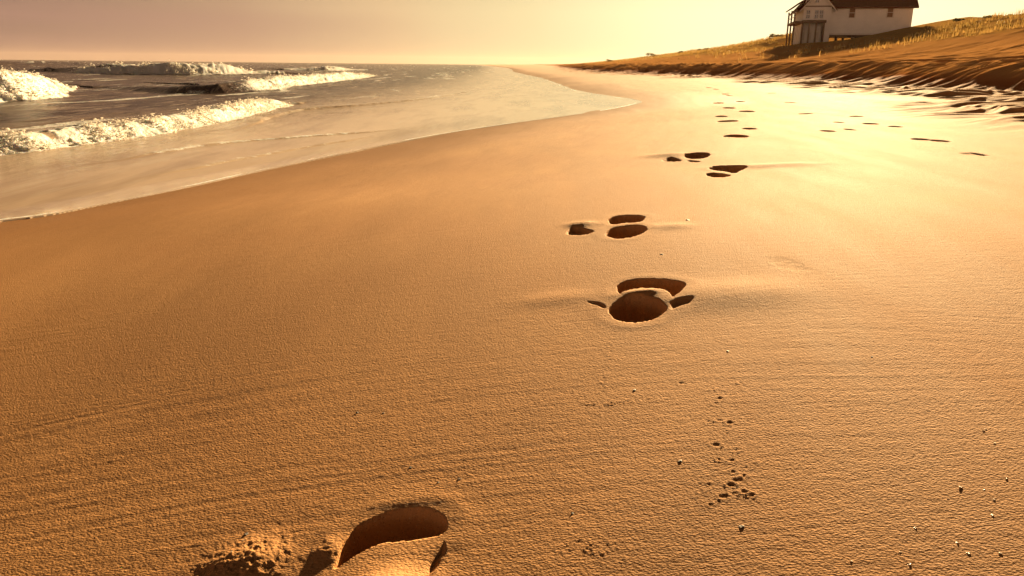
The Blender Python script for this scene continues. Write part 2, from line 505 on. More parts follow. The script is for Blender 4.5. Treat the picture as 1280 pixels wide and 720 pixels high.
# ------------------------------------------------------------------ materials
def nmat(name):
    m = bpy.data.materials.new(name); m.use_nodes = True
    nt = m.node_tree
    b = nt.nodes['Principled BSDF']
    return m, nt, b
def N(nt, typ, **kw):
    n = nt.nodes.new(typ)
    for k, v in kw.items():
        if k.startswith('i_'): n.inputs[k[2:].replace('_', ' ')].default_value = v
        else: setattr(n, k, v)
    return n
def L(nt, a, b): nt.links.new(a, b)
def mixc(nt, fac, a, b, mode='MIX'):
    n = nt.nodes.new('ShaderNodeMix'); n.data_type = 'RGBA'; n.blend_type = mode
    for sock, v in ((n.inputs['Factor'], fac), (n.inputs[6], a), (n.inputs[7], b)):
        if hasattr(v, 'is_output'): L(nt, v, sock)
        elif isinstance(v, (int, float)): sock.default_value = v
        else: sock.default_value = (*v, 1)
    return n.outputs[2]
def mth(nt, op, a, b=None, c=None, clamp=False):
    n = nt.nodes.new('ShaderNodeMath'); n.operation = op; n.use_clamp = clamp
    for i, v in enumerate((a, b, c)):
        if v is None: continue
        if hasattr(v, 'is_output'): L(nt, v, n.inputs[i])
        else: n.inputs[i].default_value = v
    return n.outputs[0]
def attr(nt, name):
    n = N(nt, 'ShaderNodeAttribute'); n.attribute_name = name; return n.outputs['Fac']
def noise(nt, vec, scale, detail=3, rough=.5):
    n = N(nt, 'ShaderNodeTexNoise'); n.inputs['Scale'].default_value = scale
    n.inputs['Detail'].default_value = detail; n.inputs['Roughness'].default_value = rough
    L(nt, vec, n.inputs['Vector']); return n.outputs['Fac']
def mapping(nt, vec, sc=(1, 1, 1), rot=(0, 0, 0)):
    n = N(nt, 'ShaderNodeMapping'); n.inputs['Scale'].default_value = sc; n.inputs['Rotation'].default_value = rot
    L(nt, vec, n.inputs['Vector']); return n.outputs[0]
def rangef(nt, v, a, b, c=0., d=1.):
    n = N(nt, 'ShaderNodeMapRange'); L(nt, v, n.inputs[0])
    for i, q in enumerate((a, b, c, d)): n.inputs[i + 1].default_value = q
    return n.outputs[0]

def sand_material():
    m, nt, b = nmat('sand')
    pos = N(nt, 'ShaderNodeNewGeometry').outputs['Position']
    wet, gr, dune_tone = attr(nt, 'wet'), attr(nt, 'grass'), attr(nt, 'dune_tone')
    n1 = noise(nt, pos, .9, 4, .6)
    n2 = noise(nt, mapping(nt, pos, (3.2, .5, 1), (0, 0, R(-20))), 1.5, 4, .6)
    n3 = noise(nt, pos, 420, 2, .6)
    c = mixc(nt, rangef(nt, n1, .3, .7), (.55, .27, .105), (.62, .325, .132))
    c = mixc(nt, rangef(nt, n2, .35, .7, 0, .5), c, (.45, .225, .085))
    c = mixc(nt, rangef(nt, n3, .38, .30, 0, .75), c, (.09, .045, .02))       # dark grains
    c = mixc(nt, rangef(nt, n3, .66, .74, 0, .8), c, (.75, .6, .4))          # pale grains
    c = mixc(nt, mth(nt, 'MULTIPLY', wet, .85), c, (.34, .165, .065))
    c = mixc(nt, mth(nt, 'MULTIPLY', dune_tone, .85), c, mixc(nt, attr(nt, 'upper'), (.46, .125, .032), (.80, .385, .13)))  # red-brown shade of the scarp put into its colour; upper slope brighter
    n4 = noise(nt, pos, 1.7, 5, .7)
    gcol = mixc(nt, rangef(nt, n4, .35, .65), (.62, .33, .085), (.36, .22, .06))
    gm = mth(nt, 'MULTIPLY', gr, rangef(nt, n4, .3, .5, .35, 1))
    c = mixc(nt, gm, c, gcol)
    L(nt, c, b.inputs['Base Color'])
    rg = mth(nt, 'SUBTRACT', rangef(nt, n2, .3, .7, .92, .86), mth(nt, 'MULTIPLY', wet, .30))
    L(nt, rg, b.inputs['Roughness'])
    b.inputs['Specular IOR Level'].default_value = .10
    L(nt, mth(nt, 'MULTIPLY', mth(nt, 'SUBTRACT', 1.0, dune_tone), .12), b.inputs['Specular IOR Level'])
    # relief: packed grain pocks, fading in wet sand
    g1 = noise(nt, mapping(nt, pos, (1, 1.35, 1), (0, 0, R(12))), 290, 3, .62)
    v = N(nt, 'ShaderNodeTexVoronoi'); v.inputs['Scale'].default_value = 230
    v.feature = 'SMOOTH_F1'
    L(nt, mapping(nt, pos, (1, 1.3, 1), (0, 0, R(8))), v.inputs['Vector'])
    g2 = noise(nt, pos, 38, 3, .6)
    lin = noise(nt, mapping(nt, pos, (9, 75, 9), (0, 0, R(4))), 1.0, 3, .6)
    hsum = mth(nt, 'ADD', mth(nt, 'MULTIPLY', g1, 1.0), mth(nt, 'MULTIPLY', v.outputs['Distance'], -1.3))
    hsum = mth(nt, 'ADD', hsum, mth(nt, 'MULTIPLY', g2, .5))
    hsum = mth(nt, 'ADD', hsum, mth(nt, 'MULTIPLY', lin, 1.1))
    bp = N(nt, 'ShaderNodeBump'); bp.inputs['Distance'].default_value = .0012
    L(nt, mth(nt, 'SUBTRACT', 1.0, mth(nt, 'MULTIPLY', wet, .6)), bp.inputs['Strength'])
    L(nt, hsum, bp.inputs['Height']); L(nt, bp.outputs[0], b.inputs['Normal'])
    return m
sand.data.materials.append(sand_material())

def sea_material():
    m, nt, b = nmat('sea_water')
    pos = N(nt, 'ShaderNodeNewGeometry').outputs['Position']
    foam, deep, film = attr(nt, 'foam'), attr(nt, 'deep'), attr(nt, 'film')
    st = noise(nt, mapping(nt, pos, (1.6, .28, 1), (0, 0, R(-8))), 1.0, 4, .6)
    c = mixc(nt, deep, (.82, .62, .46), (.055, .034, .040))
    c = mixc(nt, mth(nt, 'MULTIPLY', rangef(nt, st, .44, .60, 0, .55), mth(nt, 'SUBTRACT', 1.0, mth(nt, 'MULTIPLY', deep, .65))), c, (.40, .27, .19))
    st2 = noise(nt, mapping(nt, pos, (3.4, .35, 1), (0, 0, R(-14))), 1.3, 4, .65)
    c = mixc(nt, rangef(nt, st2, .56, .66, 0, .5), c, (.80, .66, .52))
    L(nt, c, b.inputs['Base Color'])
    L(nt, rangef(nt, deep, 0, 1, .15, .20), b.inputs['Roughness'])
    b.inputs['IOR'].default_value = 1.33
    r1 = noise(nt, mapping(nt, pos, (1, .22, 1), (0, 0, R(62))), 5, 4, .6)
    r2 = noise(nt, mapping(nt, pos, (1, .5, 1), (0, 0, R(-15))), 22, 3, .6)
    bp = N(nt, 'ShaderNodeBump'); bp.inputs['Distance'].default_value = .09
    L(nt, rangef(nt, deep, 0, 1, .03, .9), bp.inputs['Strength'])
    L(nt, mth(nt, 'ADD', r1, mth(nt, 'MULTIPLY', r2, .35)), bp.inputs['Height'])
    L(nt, bp.outputs[0], b.inputs['Normal'])
    # foam: white, scattering light through it
    fb = N(nt, 'ShaderNodeBsdfPrincipled')
    fb.inputs['Base Color'].default_value = (.96, .94, .90, 1); fb.inputs['Roughness'].default_value = .55
    fb.inputs['Subsurface Weight'].default_value = .6; fb.inputs['Subsurface Radius'].default_value = (.12, .10, .08); fb.inputs['Subsurface Scale'].default_value = .6
    bp2 = N(nt, 'ShaderNodeBump'); bp2.inputs['Distance'].default_value = .05; bp2.inputs['Strength'].default_value = .8
    fn = noise(nt, pos, 16, 5, .7)
    L(nt, fn, bp2.inputs['Height']); L(nt, bp2.outputs[0], fb.inputs['Normal'])
    brk = noise(nt, pos, 13, 6, .8)
    mask = mth(nt, 'ADD', mth(nt, 'MULTIPLY', foam, 1.6), mth(nt, 'SUBTRACT', mth(nt, 'MULTIPLY', brk, 2.4), 1.72))
    mask = rangef(nt, mask, 0, .35)
    mx = N(nt, 'ShaderNodeMixShader')
    L(nt, mask, mx.inputs[0]); L(nt, b.outputs[0], mx.inputs[1]); L(nt, fb.outputs[0], mx.inputs[2])
    L(nt, mx.outputs[0], nt.nodes['Material Output'].inputs['Surface'])
    return m
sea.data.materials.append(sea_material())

# ------------------------------------------------------------------ mesh helpers
class MB:
    def __init__(s): s.v = []; s.f = []
    def box(s, c, d, M=None):
        x, y, z = [q / 2 for q in d]; n = len(s.v)
        for k in ((-x, -y, -z), (x, -y, -z), (x, y, -z), (-x, y, -z), (-x, -y, z), (x, -y, z), (x, y, z), (-x, y, z)):
            p = Vector((k[0] + c[0], k[1] + c[1], k[2] + c[2]))
            s.v.append(M @ p if M else p)
        for q in ((0, 3, 2, 1), (4, 5, 6, 7), (0, 1, 5, 4), (1, 2, 6, 5), (2, 3, 7, 6), (3, 0, 4, 7)):
            s.f.append([n + i for i in q])
    def poly(s, pts, thick=None):
        """flat polygon, optionally thickened along vector"""
        n = len(s.v); k = len(pts)
        s.v += [Vector(p) for p in pts]; s.f.append(list(range(n, n + k)))
        if thick is not None:
            t = Vector(thick)
            s.v += [Vector(p) + t for p in pts]; s.f.append([n + k + i for i in range(k)][::-1])
            for i in range(k):
                j = (i + 1) % k
                s.f.append([n + j, n + i, n + k + i, n + k + j])
    def build(s, name, mat, parent=None, smooth=False):
        me = bpy.data.meshes.new(name); me.from_pydata([tuple(p) for p in s.v], [], s.f); me.update()
        bm = bmesh.new(); bm.from_mesh(me); bmesh.ops.recalc_face_normals(bm, faces=bm.faces); bm.to_mesh(me); bm.free()
        if smooth:
            for p in me.polygons: p.use_smooth = True
        o = bpy.data.objects.new(name, me); COL.objects.link(o)
        if mat: me.materials.append(mat)
        if parent: o.parent = parent
        return o
def tag(o, label, cat, group=None, kind=None):
    if label: o['label'] = label
    if cat: o['category'] = cat
    if group: o['group'] = group
    if kind: o['kind'] = kind
    return o

def simple(name, col, rough=.7, scale=6, var=.15, stripes=None, metal=0):
    m, nt, b = nmat(name)
    tc = N(nt, 'ShaderNodeTexCoord').outputs['Object']
    n = noise(nt, tc, scale, 5, .65)
    c = mixc(nt, rangef(nt, n, .3, .7), tuple(q * (1 - var) for q in col), tuple(min(1, q * (1 + var)) for q in col))
    L(nt, c, b.inputs['Base Color']); b.inputs['Roughness'].default_value = rough
    b.inputs['Metallic'].default_value = metal
    h = n; dist = .004
    if stripes:
        sx = N(nt, 'ShaderNodeSeparateXYZ'); L(nt, tc, sx.inputs[0])
        fr = mth(nt, 'FRACT', mth(nt, 'MULTIPLY', sx.outputs['Z'], 1 / stripes))
        h = mth(nt, 'SUBTRACT', mth(nt, 'MULTIPLY', n, .2), fr); dist = .02
    bp = N(nt, 'ShaderNodeBump'); bp.inputs['Distance'].default_value = dist
    L(nt, h, bp.inputs['Height']); L(nt, bp.outputs[0], b.inputs['Normal'])
    return m

M_CLAP = simple('white_clapboard', (.86, .82, .76), .6, 1.2, .06, stripes=.16)
M_TRIM = simple('painted_trim', (.74, .69, .62), .5, 3, .05)
M_POST = simple('weathered_post', (.15, .085, .05), .8, 4, .2)
M_ROOF = simple('brown_shingles', (.11, .022, .009), .85, 5, .3, stripes=.22)
M_ROOF.node_tree.nodes['Principled BSDF'].inputs['Specular IOR Level'].default_value = 0
M_SHUT = simple('brown_shutter', (.26, .13, .07), .7, 6, .15, stripes=.08)
M_PILE = simple('dark_piles', (.10, .06, .04), .9, 5, .2)
M_DECK = simple('deck_boards', (.30, .21, .14), .8, 5, .2)
mg, ntg, bg = nmat('window_glass')
bg.inputs['Base Color'].default_value = (.03, .025, .02, 1); bg.inputs['Roughness'].default_value = .08
M_GLASS = mg

# ------------------------------------------------------------------ beach house
HY = 86.0
def hpx(px, py, y=HY):
    d = pix_dir(px, py); t = y / d[1]; p = CAM + d * t
    return p[0], p[2]
TH = R(-12)          # turned so that its gable front looks at the camera
x0, zb = hpx(1000, 60); x1, _ = hpx(1037, 60)
org = Vector((x0, HY, zb))
house = bpy.data.objects.new('beach_house', None); COL.objects.link(house)
house.location = org; house.rotation_euler = (0, 0, TH)
tag(house, 'white two storey wooden beach house with dark brown roof on the dune', 'house')
_c, _s = math.cos(TH), math.sin(-TH)
def along(px):
    k = pix_dir(px, 38); k = k[0] / k[1]
    return (k * HY - x0) / (_c + k * _s)
W = along(1037)                 # width of the gable block
z_eave = hpx(1036, 8)[1] - zb
DEP = 8.0
Wl = along(1139.5) - W   # wing length
zf = hpx(1060, 42.5)[1] - zb                 # wing floor
z_bal = hpx(1010, 29)[1] - zb
G = -.55                                     # bottoms sunk into the sand
# gable block walls : local x = width, local y = depth (away from the camera)
a = MB()
ridge = z_eave + W * .5 * 1.15
rec = 1.1    # recess of the ground floor bays behind the posts
pw = W * .24
a.poly([(pw * 0 + 0, 0, z_bal), (W, 0, z_bal), (W, 0, z_eave), (W / 2, 0, ridge), (0, 0, z_eave)], (0, .14, 0))       # upper gable wall
a.box((W - pw / 2, .07, (G + z_bal) / 2), (pw, .14, z_bal - G))                                                  # solid pier right of the porch
a.build('front_wall', M_CLAP, house)
a = MB(); a.box((W / 2 - pw / 2, rec, (G + z_bal) / 2), (W - pw - .02, .12, z_bal - G)); a.build('porch_back_wall', M_CLAP, house)
a = MB(); a.box((.07, DEP / 2 + .145, (G + z_eave) / 2), (.14, DEP - .3, z_eave - G)); a.build('side_wall', M_CLAP, house)
a = MB(); a.box((W - .07, DEP / 2 + .145, (G + z_eave) / 2), (.14, DEP - .3, z_eave - G)); a.build('side_wall', M_CLAP, house)
a = MB(); a.poly([(0, DEP, G), (W, DEP, G), (W, DEP, z_eave), (W / 2, DEP, ridge), (0, DEP, z_eave)], (0, .14, 0)); a.build('rear_wall', M_CLAP, house)
# roof slopes of the gable block
ov = .45
def slope(sgn):
    b = MB()
    xe = -ov if sgn < 0 else W + ov
    ze = z_eave - ov * 1.15
    b.poly([(xe, -ov, ze + .03), (W / 2, -ov, ridge + .03), (W / 2, DEP + ov, ridge + .03), (xe, DEP + ov, ze + .03)], (0, 0, .16))
    return b.build('roof', M_ROOF, house)
rf = slope(-1); slope(1)
b = MB()
for sg in (-1, 1):
    xe = -ov if sg < 0 else W + ov
    b.poly([(xe, -ov - .005, z_eave - ov * 1.15 - .12), (W / 2, -ov - .005, ridge - .12), (W / 2, -ov - .005, ridge + .02), (xe, -ov - .005, z_eave - ov * 1.15 + .02)], (0, -.05, 0))
b.build('bargeboard', M_TRIM, house)
# chimney above the frame edge
b = MB(); b.box((W / 2 + .3, DEP * .6, ridge + .4), (.7, .7, 1.8)); b.box((W / 2 + .3, DEP * .6, ridge + 1.36), (.86, .86, .12))
b.build('chimney', simple('chimney_brick', (.25, .10, .06), .9, 9, .3, stripes=.08), rf)

def window(x, z, w, h, y=-.02, shutter=False, M=M_TRIM):
    f = MB(); t = .09
    for c, d in (((x, y, z + h / 2), (w + 2 * t, .10, t)), ((x, y, z - h / 2), (w + 2 * t, .14, t)), ((x - w / 2 - t / 2, y, z), (t, .10, h - t)), ((x + w / 2 + t / 2, y, z), (t, .10, h - t))):
        f.box(c, d)
    o = f.build('window', M, house)
    g = MB(); g.box((x, y + .012, z), (w, .03, h - t)); g.build('pane', M_SHUT if shutter else M_GLASS, o)
    s = MB(); s.box((x, y - .016, z), (w, .03, .05)); s.box((x, y - .016 - .004, z), (.04, .03, h - t)) if not shutter else None
    s.build('sash', M, o)
def lx(px): return along(px)
def lz(px, py): return hpx(px, py)[1] - zb
for pxw, w in ((1008, .32), (1018.5, .32), (1024.5, .30)):
    window(lx(pxw), lz(pxw, 18), w, .85)
for pxw in (1007, 1017.5):
    window(lx(pxw), lz(pxw, 0), .34, .6)
# storey band, balcony beam and posts
b = MB(); b.box((W / 2, -.03, lz(1015, 8)), (W, .05, .10)); b.build('storey_band', M_POST, house)
b = MB(); b.box(((W - pw) / 2, -.5, z_bal + .13), (W - pw + .2, 1.1, .26)); b.build('balcony_beam', M_POST, house)
for pxp in (1001, 1009.5, 1018, 1027.5):
    b = MB(); b.box((lx(pxp), -.9, (G + z_bal) / 2), (.16, .16, z_bal - G)); b.build('post', M_POST, house)
# doors in the bays
for p0, p1 in ((1002, 1009), (1010, 1017.5), (1018.5, 1027)):
    c0, c1 = lx(p0), lx(p1); d = MB(); cx = (c0 + c1) / 2
    d.box((cx, rec - .09, z_bal * .42), ((c1 - c0) * .74, .05, z_bal * .78)); o = d.build('door', M_TRIM, house)
    d = MB(); d.box((cx, rec - .13, z_bal * .5), ((c1 - c0) * .5, .03, z_bal * .3)); d.build('door_panel', simple('pale_panel', (.6, .54, .47), .4, 4, .1), o)
b = MB(); b.box(((W - pw) / 2, 0.05, .06), (W - pw, 2.0, .14)); b.build('porch_floor', M_DECK, house)
# open side porch on the left
PWd = (x0 - hpx(990, 50)[0]) / math.cos(TH)
zc = lz(995, 11.5)
b = MB(); b.poly([(-PWd - .25, -.35, zc), (-.02, -.35, zc + .85), (-.02, DEP * .7, zc + .85), (-PWd - .25, DEP * .7, zc)], (0, 0, .12)); b.build('porch_roof', M_ROOF, house)
for yy in (-.15, DEP * .32, DEP * .66):
    b = MB(); b.box((-PWd + .08, yy, (G + zc) / 2), (.15, .15, zc - G)); b.build('post', M_POST, house)
b = MB(); b.box((-PWd / 2, DEP * .26, z_bal + .05), (PWd, DEP * .85, .2)); b.build('porch_deck', M_POST, house)
b = MB()
for k in range(5):
    b.box((-PWd + .16 + k * (PWd - .3) / 4, -.15, z_bal / 2 - .2), (.10, .03, z_bal - .3))
b.build('lattice_screen', M_TRIM, house)
b = MB(); b.box((-PWd + .08, DEP * .26, z_bal + 1.0), (.06, DEP * .8, .07)); b.box((-PWd + .08, DEP * .26, z_bal + .6), (.04, DEP * .8, .05)); b.build('railing', M_TRIM, house)
# long wing
yw = .45; WD = 6.0
b = MB(); b.box((W + Wl / 2, yw + .07, (zf + z_eave) / 2), (Wl, .14, z_eave - zf)); wl = b.build('wing_wall', M_CLAP, house)
b = MB(); b.box((W + Wl - .07, yw + WD / 2 + .14, (zf + z_eave) / 2), (.14, WD - .28, z_eave - zf)); b.build('wing_end_wall', M_CLAP, house)
b = MB(); b.box((W + Wl / 2, yw + WD + .07, (zf + z_eave) / 2), (Wl, .14, z_eave - zf)); b.build('wing_rear_wall', M_CLAP, house)
b = MB(); b.box((W + Wl / 2, yw + WD / 2, zf - .12), (Wl, WD, .22)); b.build('wing_floor', M_POST, house)
b = MB(); b.box((W + Wl / 2, yw - .03, zf - .02), (Wl, .06, .16)); b.build('sill_board', M_TRIM, house)
rw = z_eave + WD / 2 * .75
for sg in (0, 1):
    b = MB()
    ye, ze = (yw - .45, z_eave - .30) if sg == 0 else (yw + WD + .55, z_eave - .30)
    b.poly([(W + .02, ye, ze + .06), (W + Wl + .40, ye, ze + .06), (W + Wl + .40, yw + WD / 2, rw + .04), (W + .02, yw + WD / 2, rw + .04)], (0, 0, .16))
    b.build('wing_roof', M_ROOF, house)
b = MB(); b.poly([(W + Wl - .14, yw, z_eave), (W + Wl - .14, yw + WD, z_eave), (W + Wl - .14, yw + WD / 2, rw)], (.14, 0, 0)); b.build('wing_gable', M_CLAP, house)
b = MB(); b.box((W + Wl / 2, yw - .05, z_eave - .14), (Wl, .05, .16)); b.build('fascia', M_TRIM, house)
for pxw in (1063.5, 1111):
    window(lx(pxw), lz(pxw, 16.5), .52, 1.0, y=yw - .02, shutter=True)
for k in range(5):
    for yy in (yw + .3, yw + WD - .4):
        b = MB(); b.box((W + .8 + k * (Wl - 1.4) / 4, yy, (G + zf) / 2 - .2), (.24, .24, zf - G - .1)); b.build('pile', M_PILE, house)

# ------------------------------------------------------------------ dune grass (uncountable) and shrubs
def blades(centres, hts, n, spread, width, name, mat, lean=.5):
    vs, fs = [], []
    for (cx, cy, cz), h in zip(centres, hts):
        for _ in range(n):
            a = random.uniform(0, 6.283); r = random.random() * spread
            bx, by = cx + math.cos(a) * r, cy + math.sin(a) * r
            hh = h * random.uniform(.5, 1.1); q = random.uniform(0, 6.283); lx_ = math.cos(q) * hh * lean * random.random(); ly_ = math.sin(q) * hh * lean * random.random()
            w = width * random.uniform(.6, 1.2); wx, wy = math.cos(q + 1.57) * w, math.sin(q + 1.57) * w
            k = len(vs)
            vs += [(bx - wx, by - wy, cz - .05), (bx + wx, by + wy, cz - .05), (bx + lx_ * .4 + wx * .6, by + ly_ * .4 + wy * .6, cz + hh * .6), (bx + lx_ * .4 - wx * .6, by + ly_ * .4 - wy * .6, cz + hh * .6), (bx + lx_, by + ly_, cz + hh)]
            fs += [(k, k + 1, k + 2, k + 3), (k + 3, k + 2, k + 4)]
    me = bpy.data.meshes.new(name); me.from_pydata(vs, [], fs); me.update()
    me.materials.append(mat)
    o = bpy.data.objects.new(name, me); COL.objects.link(o); return o

def leafmat(name, c1, c2, tr=.35):
    m, nt, b = nmat(name)
    pos = N(nt, 'ShaderNodeNewGeometry').outputs['Position']
    n = noise(nt, pos, .8, 4, .7)
    c = mixc(nt, rangef(nt, n, .35, .65), c1, c2)
    L(nt, c, b.inputs['Base Color']); b.inputs['Roughness'].default_value = .6
    t = N(nt, 'ShaderNodeBsdfTranslucent'); L(nt, c, t.inputs['Color'])
    mx = N(nt, 'ShaderNodeMixShader'); mx.inputs[0].default_value = tr
    L(nt, b.outputs[0], mx.inputs[1]); L(nt, t.outputs[0], mx.inputs[2])
    L(nt, mx.outputs[0], nt.nodes['Material Output'].inputs['Surface'])
    return m
M_GRASS = leafmat('dune_grass', (.46, .27, .08), (.20, .14, .035), .45)
M_LEAF = leafmat('shrub_leaves', (.13, .10, .03), (.22, .16, .045), .45)

cs, hs = [], []
nx = rng.uniform(14, 60, 26000); ny = 45 + rng.random(26000) ** 1.3 * 330
fill = fbm(nx * .12, ny * .06, 16, 3)
ee = toe_e(nx, ny)
zz = large_z(nx, ny) + rough_z(nx, ny)
for i in range(len(nx)):
    dens = 1 / (1 + math.exp(-(ee[i] - 17 + 8 * fill[i]) / 3))
    if nx[i] > 24 and nx[i] < 46 and 60 < ny[i] < 96: continue
    if nx[i] / ny[i] > .75: continue
    if rng.random() < dens * .55:
        cs.append((nx[i], ny[i], zz[i])); hs.append(random.uniform(.16, .42))
grass = blades(cs, hs, 9, .38, .018, 'dune_grass', M_GRASS, .8)
tag(grass, 'golden marram grass covering the upper slope and crest of the dune', 'grass', kind='stuff')

def shrub(x, y, w, h, label):
    root = bpy.data.objects.new('dune_shrub', None); COL.objects.link(root)
    z = float(large_z(np.array([x]), np.array([y]))[0]) - .05
    root.location = (x, y, z); tag(root, label, 'shrub', 'shrubs along the dune crest')
    vs, fs = [], []
    cl = [(random.uniform(-.8, .8), random.uniform(-.5, .5), random.uniform(.25, .9), random.uniform(.15, .4)) for _ in range(9)]
    for k in range(1700):
        cu, cv, ch, cr_ = random.choice(cl)
        u = cu + random.gauss(0, cr_ * .6); v = cv + random.gauss(0, cr_ * .6)
        c = Vector((u * w / 2, v * w / 2, max(.02, h * (ch - .25 * abs(random.gauss(0, 1)) - 1.2 * (u - cu) ** 2) + random.gauss(0, .03))))
        n = Vector((random.gauss(0, 1), random.gauss(0, 1), random.gauss(0, 1))).normalized()
        t = n.orthogonal().normalized(); bt = n.cross(t); s = random.uniform(.03, .08)
        k0 = len(vs); vs += [c + t * s, c + bt * s * .6, c - t * s, c - bt * s * .6]; fs.append((k0, k0 + 1, k0 + 2, k0 + 3))
    me = bpy.data.meshes.new('foliage'); me.from_pydata([tuple(p) for p in vs], [], fs); me.materials.append(M_LEAF)
    o = bpy.data.objects.new('foliage', me); COL.objects.link(o); o.parent = root
    st = MB()
    for k in range(7):
        a = k * .9; tip = Vector((math.cos(a) * w * .3, math.sin(a) * w * .25, h * .6)); p = Vector((-math.sin(a), math.cos(a), 0)) * .018
        st.poly([Vector((0, 0, -.1)) - p, Vector((0, 0, -.1)) + p, tip + p * .4, tip - p * .4], (.02, .02, 0))
    st.build('stem', M_PILE, root)
for px, y, w, h, lab in [(813, 180, 3.2, 1.0, 'broad dark shrub, highest lump on the far left dune crest'),
                         (848, 168, 1.6, .6, 'small dark shrub on the dune crest right of the broad one'),
                         (877, 150, 2.4, .5, 'low spreading shrub on the dune crest midway to the house'),
                         (760, 215, 2.6, .8, 'farthest low shrub where the dune runs down to the sea'),
                         (966, 112, 2.2, .5, 'low shrub on the crest just left of the house'),
                         (1233, 62, 1.9, .26, 'low shrub on the crest high right of the house'),
                         (1188, 66, 1.0, .2, 'tiny shrub on the crest a little right of the house')]:
    shrub((px - 640) / F_PX * y * .96, y, w, h, lab)

# ------------------------------------------------------------------ pebbles and shells
def pebble(px, py, s, label, mat, name='pebble', cat='pebble', group=None, flat=.26):
    p = hit(px, py, base_z)
    z = float(full_sand_z(np.array([p[0]]), np.array([p[1]]))[0])
    bm = bmesh.new(); bmesh.ops.create_icosphere(bm, subdivisions=3, radius=1)
    o1, o2 = random.random() * 99, random.random() * 99
    for v in bm.verts:
        c = v.co
        k = 1 + .18 * math.sin(c.x * 2.3 + o1) * math.cos(c.y * 2.9 + o2) + .10 * math.sin(c.z * 5 + o1 + c.x * 3)
        v.co = Vector((c.x * 1.25, c.y * .95, c.z * flat)) * k * s
    me = bpy.data.meshes.new(name); bm.to_mesh(me); bm.free()
    for q in me.polygons: q.use_smooth = True
    me.materials.append(mat)
    o = bpy.data.objects.new(name, me); COL.objects.link(o)
    o.location = (p[0], p[1], z + s * flat * .05); o.rotation_euler = (random.uniform(-.2, .2), random.uniform(-.2, .2), random.uniform(0, 6))
    tag(o, label, cat, group)
M_PEB = simple('dark_pebble', (.055, .03, .02), .6, 200, .4)
M_PEB2 = simple('brown_pebble', (.14, .07, .035), .7, 200, .4)
M_SHELL = simple('shell', (.9, .85, .75), .2, 200, .05)
_n = M_SHELL.node_tree; _t = N(_n, 'ShaderNodeBsdfTranslucent'); _t.inputs['Color'].default_value = (.95, .9, .8, 1)
_m = N(_n, 'ShaderNodeMixShader'); _m.inputs[0].default_value = .7
L(_n, _n.nodes['Principled BSDF'].outputs[0], _m.inputs[1]); L(_n, _t.outputs[0], _m.inputs[2]); L(_n, _m.outputs[0], _n.nodes['Material Output'].inputs['Surface'])
for px, py, s, lab, mt in [
    (850, 577, .0038, 'dark brown pebble lying alone right of centre, left of the bird tracks', M_PEB),
    (793, 486, .0032, 'small dark pebble beside the lower end of the dotted trail', M_PEB),
    (447, 516, .0030, 'dark pebble at the left end of a pair on the left half sand', M_PEB),
    (479, 516, .0026, 'smaller dark pebble just right of its twin on the left half sand', M_PEB),
    (513, 585, .0026, 'dark pebble above the near footprint, left of the brown pebble', M_PEB),
    (574, 598, .0026, 'brown pebble above and right of the near footprint', M_PEB2),
    (548, 603, .0022, 'thin dark fragment just above the top of the near footprint', M_PEB),
    (716, 641, .0022, 'tiny dark pebble on bare sand below and right of the near footprint', M_PEB),
    (927, 658, .0040, 'brown pebble at the bottom end of the bird tracks', M_PEB2),
    (910, 438, .0030, 'dark speck of gravel on sand right below the second footprint', M_PEB),
    (1090, 447, .0026, 'tiny dark pebble on the bright sand of the right half', M_PEB2),
    (860, 275, .0065, 'dark pebble right of the third footprint', M_PEB),
    (827, 318, .0050, 'tiny dark pebble between the second and third footprints', M_PEB),
    (308, 668, .0040, 'dark stone on top of the crumbly mound', M_PEB),
]:
    pebble(px, py, s, lab, mt)
for px, py, s in [(1201, 610, .0026), (1185, 625, .0012), (1240, 646, .0020), (1144, 661, .0017), (1196, 680, .0017), (1210, 693, .002), (1250, 693, .002), (1137, 707, .0018),
                  (1232, 538, .0016), (1243, 556, .0020), (1229, 540, .0018), (1242, 626, .0016), (1064, 702, .0014), (1258, 600, .0015), (1126, 691, .0014), (1230, 614, .0012)]:
    pebble(px, py, s * 1.25, 'tiny white shell chip glinting on the sand in the lower right', M_SHELL, 'shell_chip', 'shell', 'white shell chips in the lower right')
for px, py, s, lab in [(304, 678, .0022, 'pale shell chip at the top of the crumbly mound'), (290, 697, .0020, 'pale shell chip halfway down the crumbly mound')]:
    pebble(px, py, s, lab, M_SHELL, 'shell_chip', 'shell')

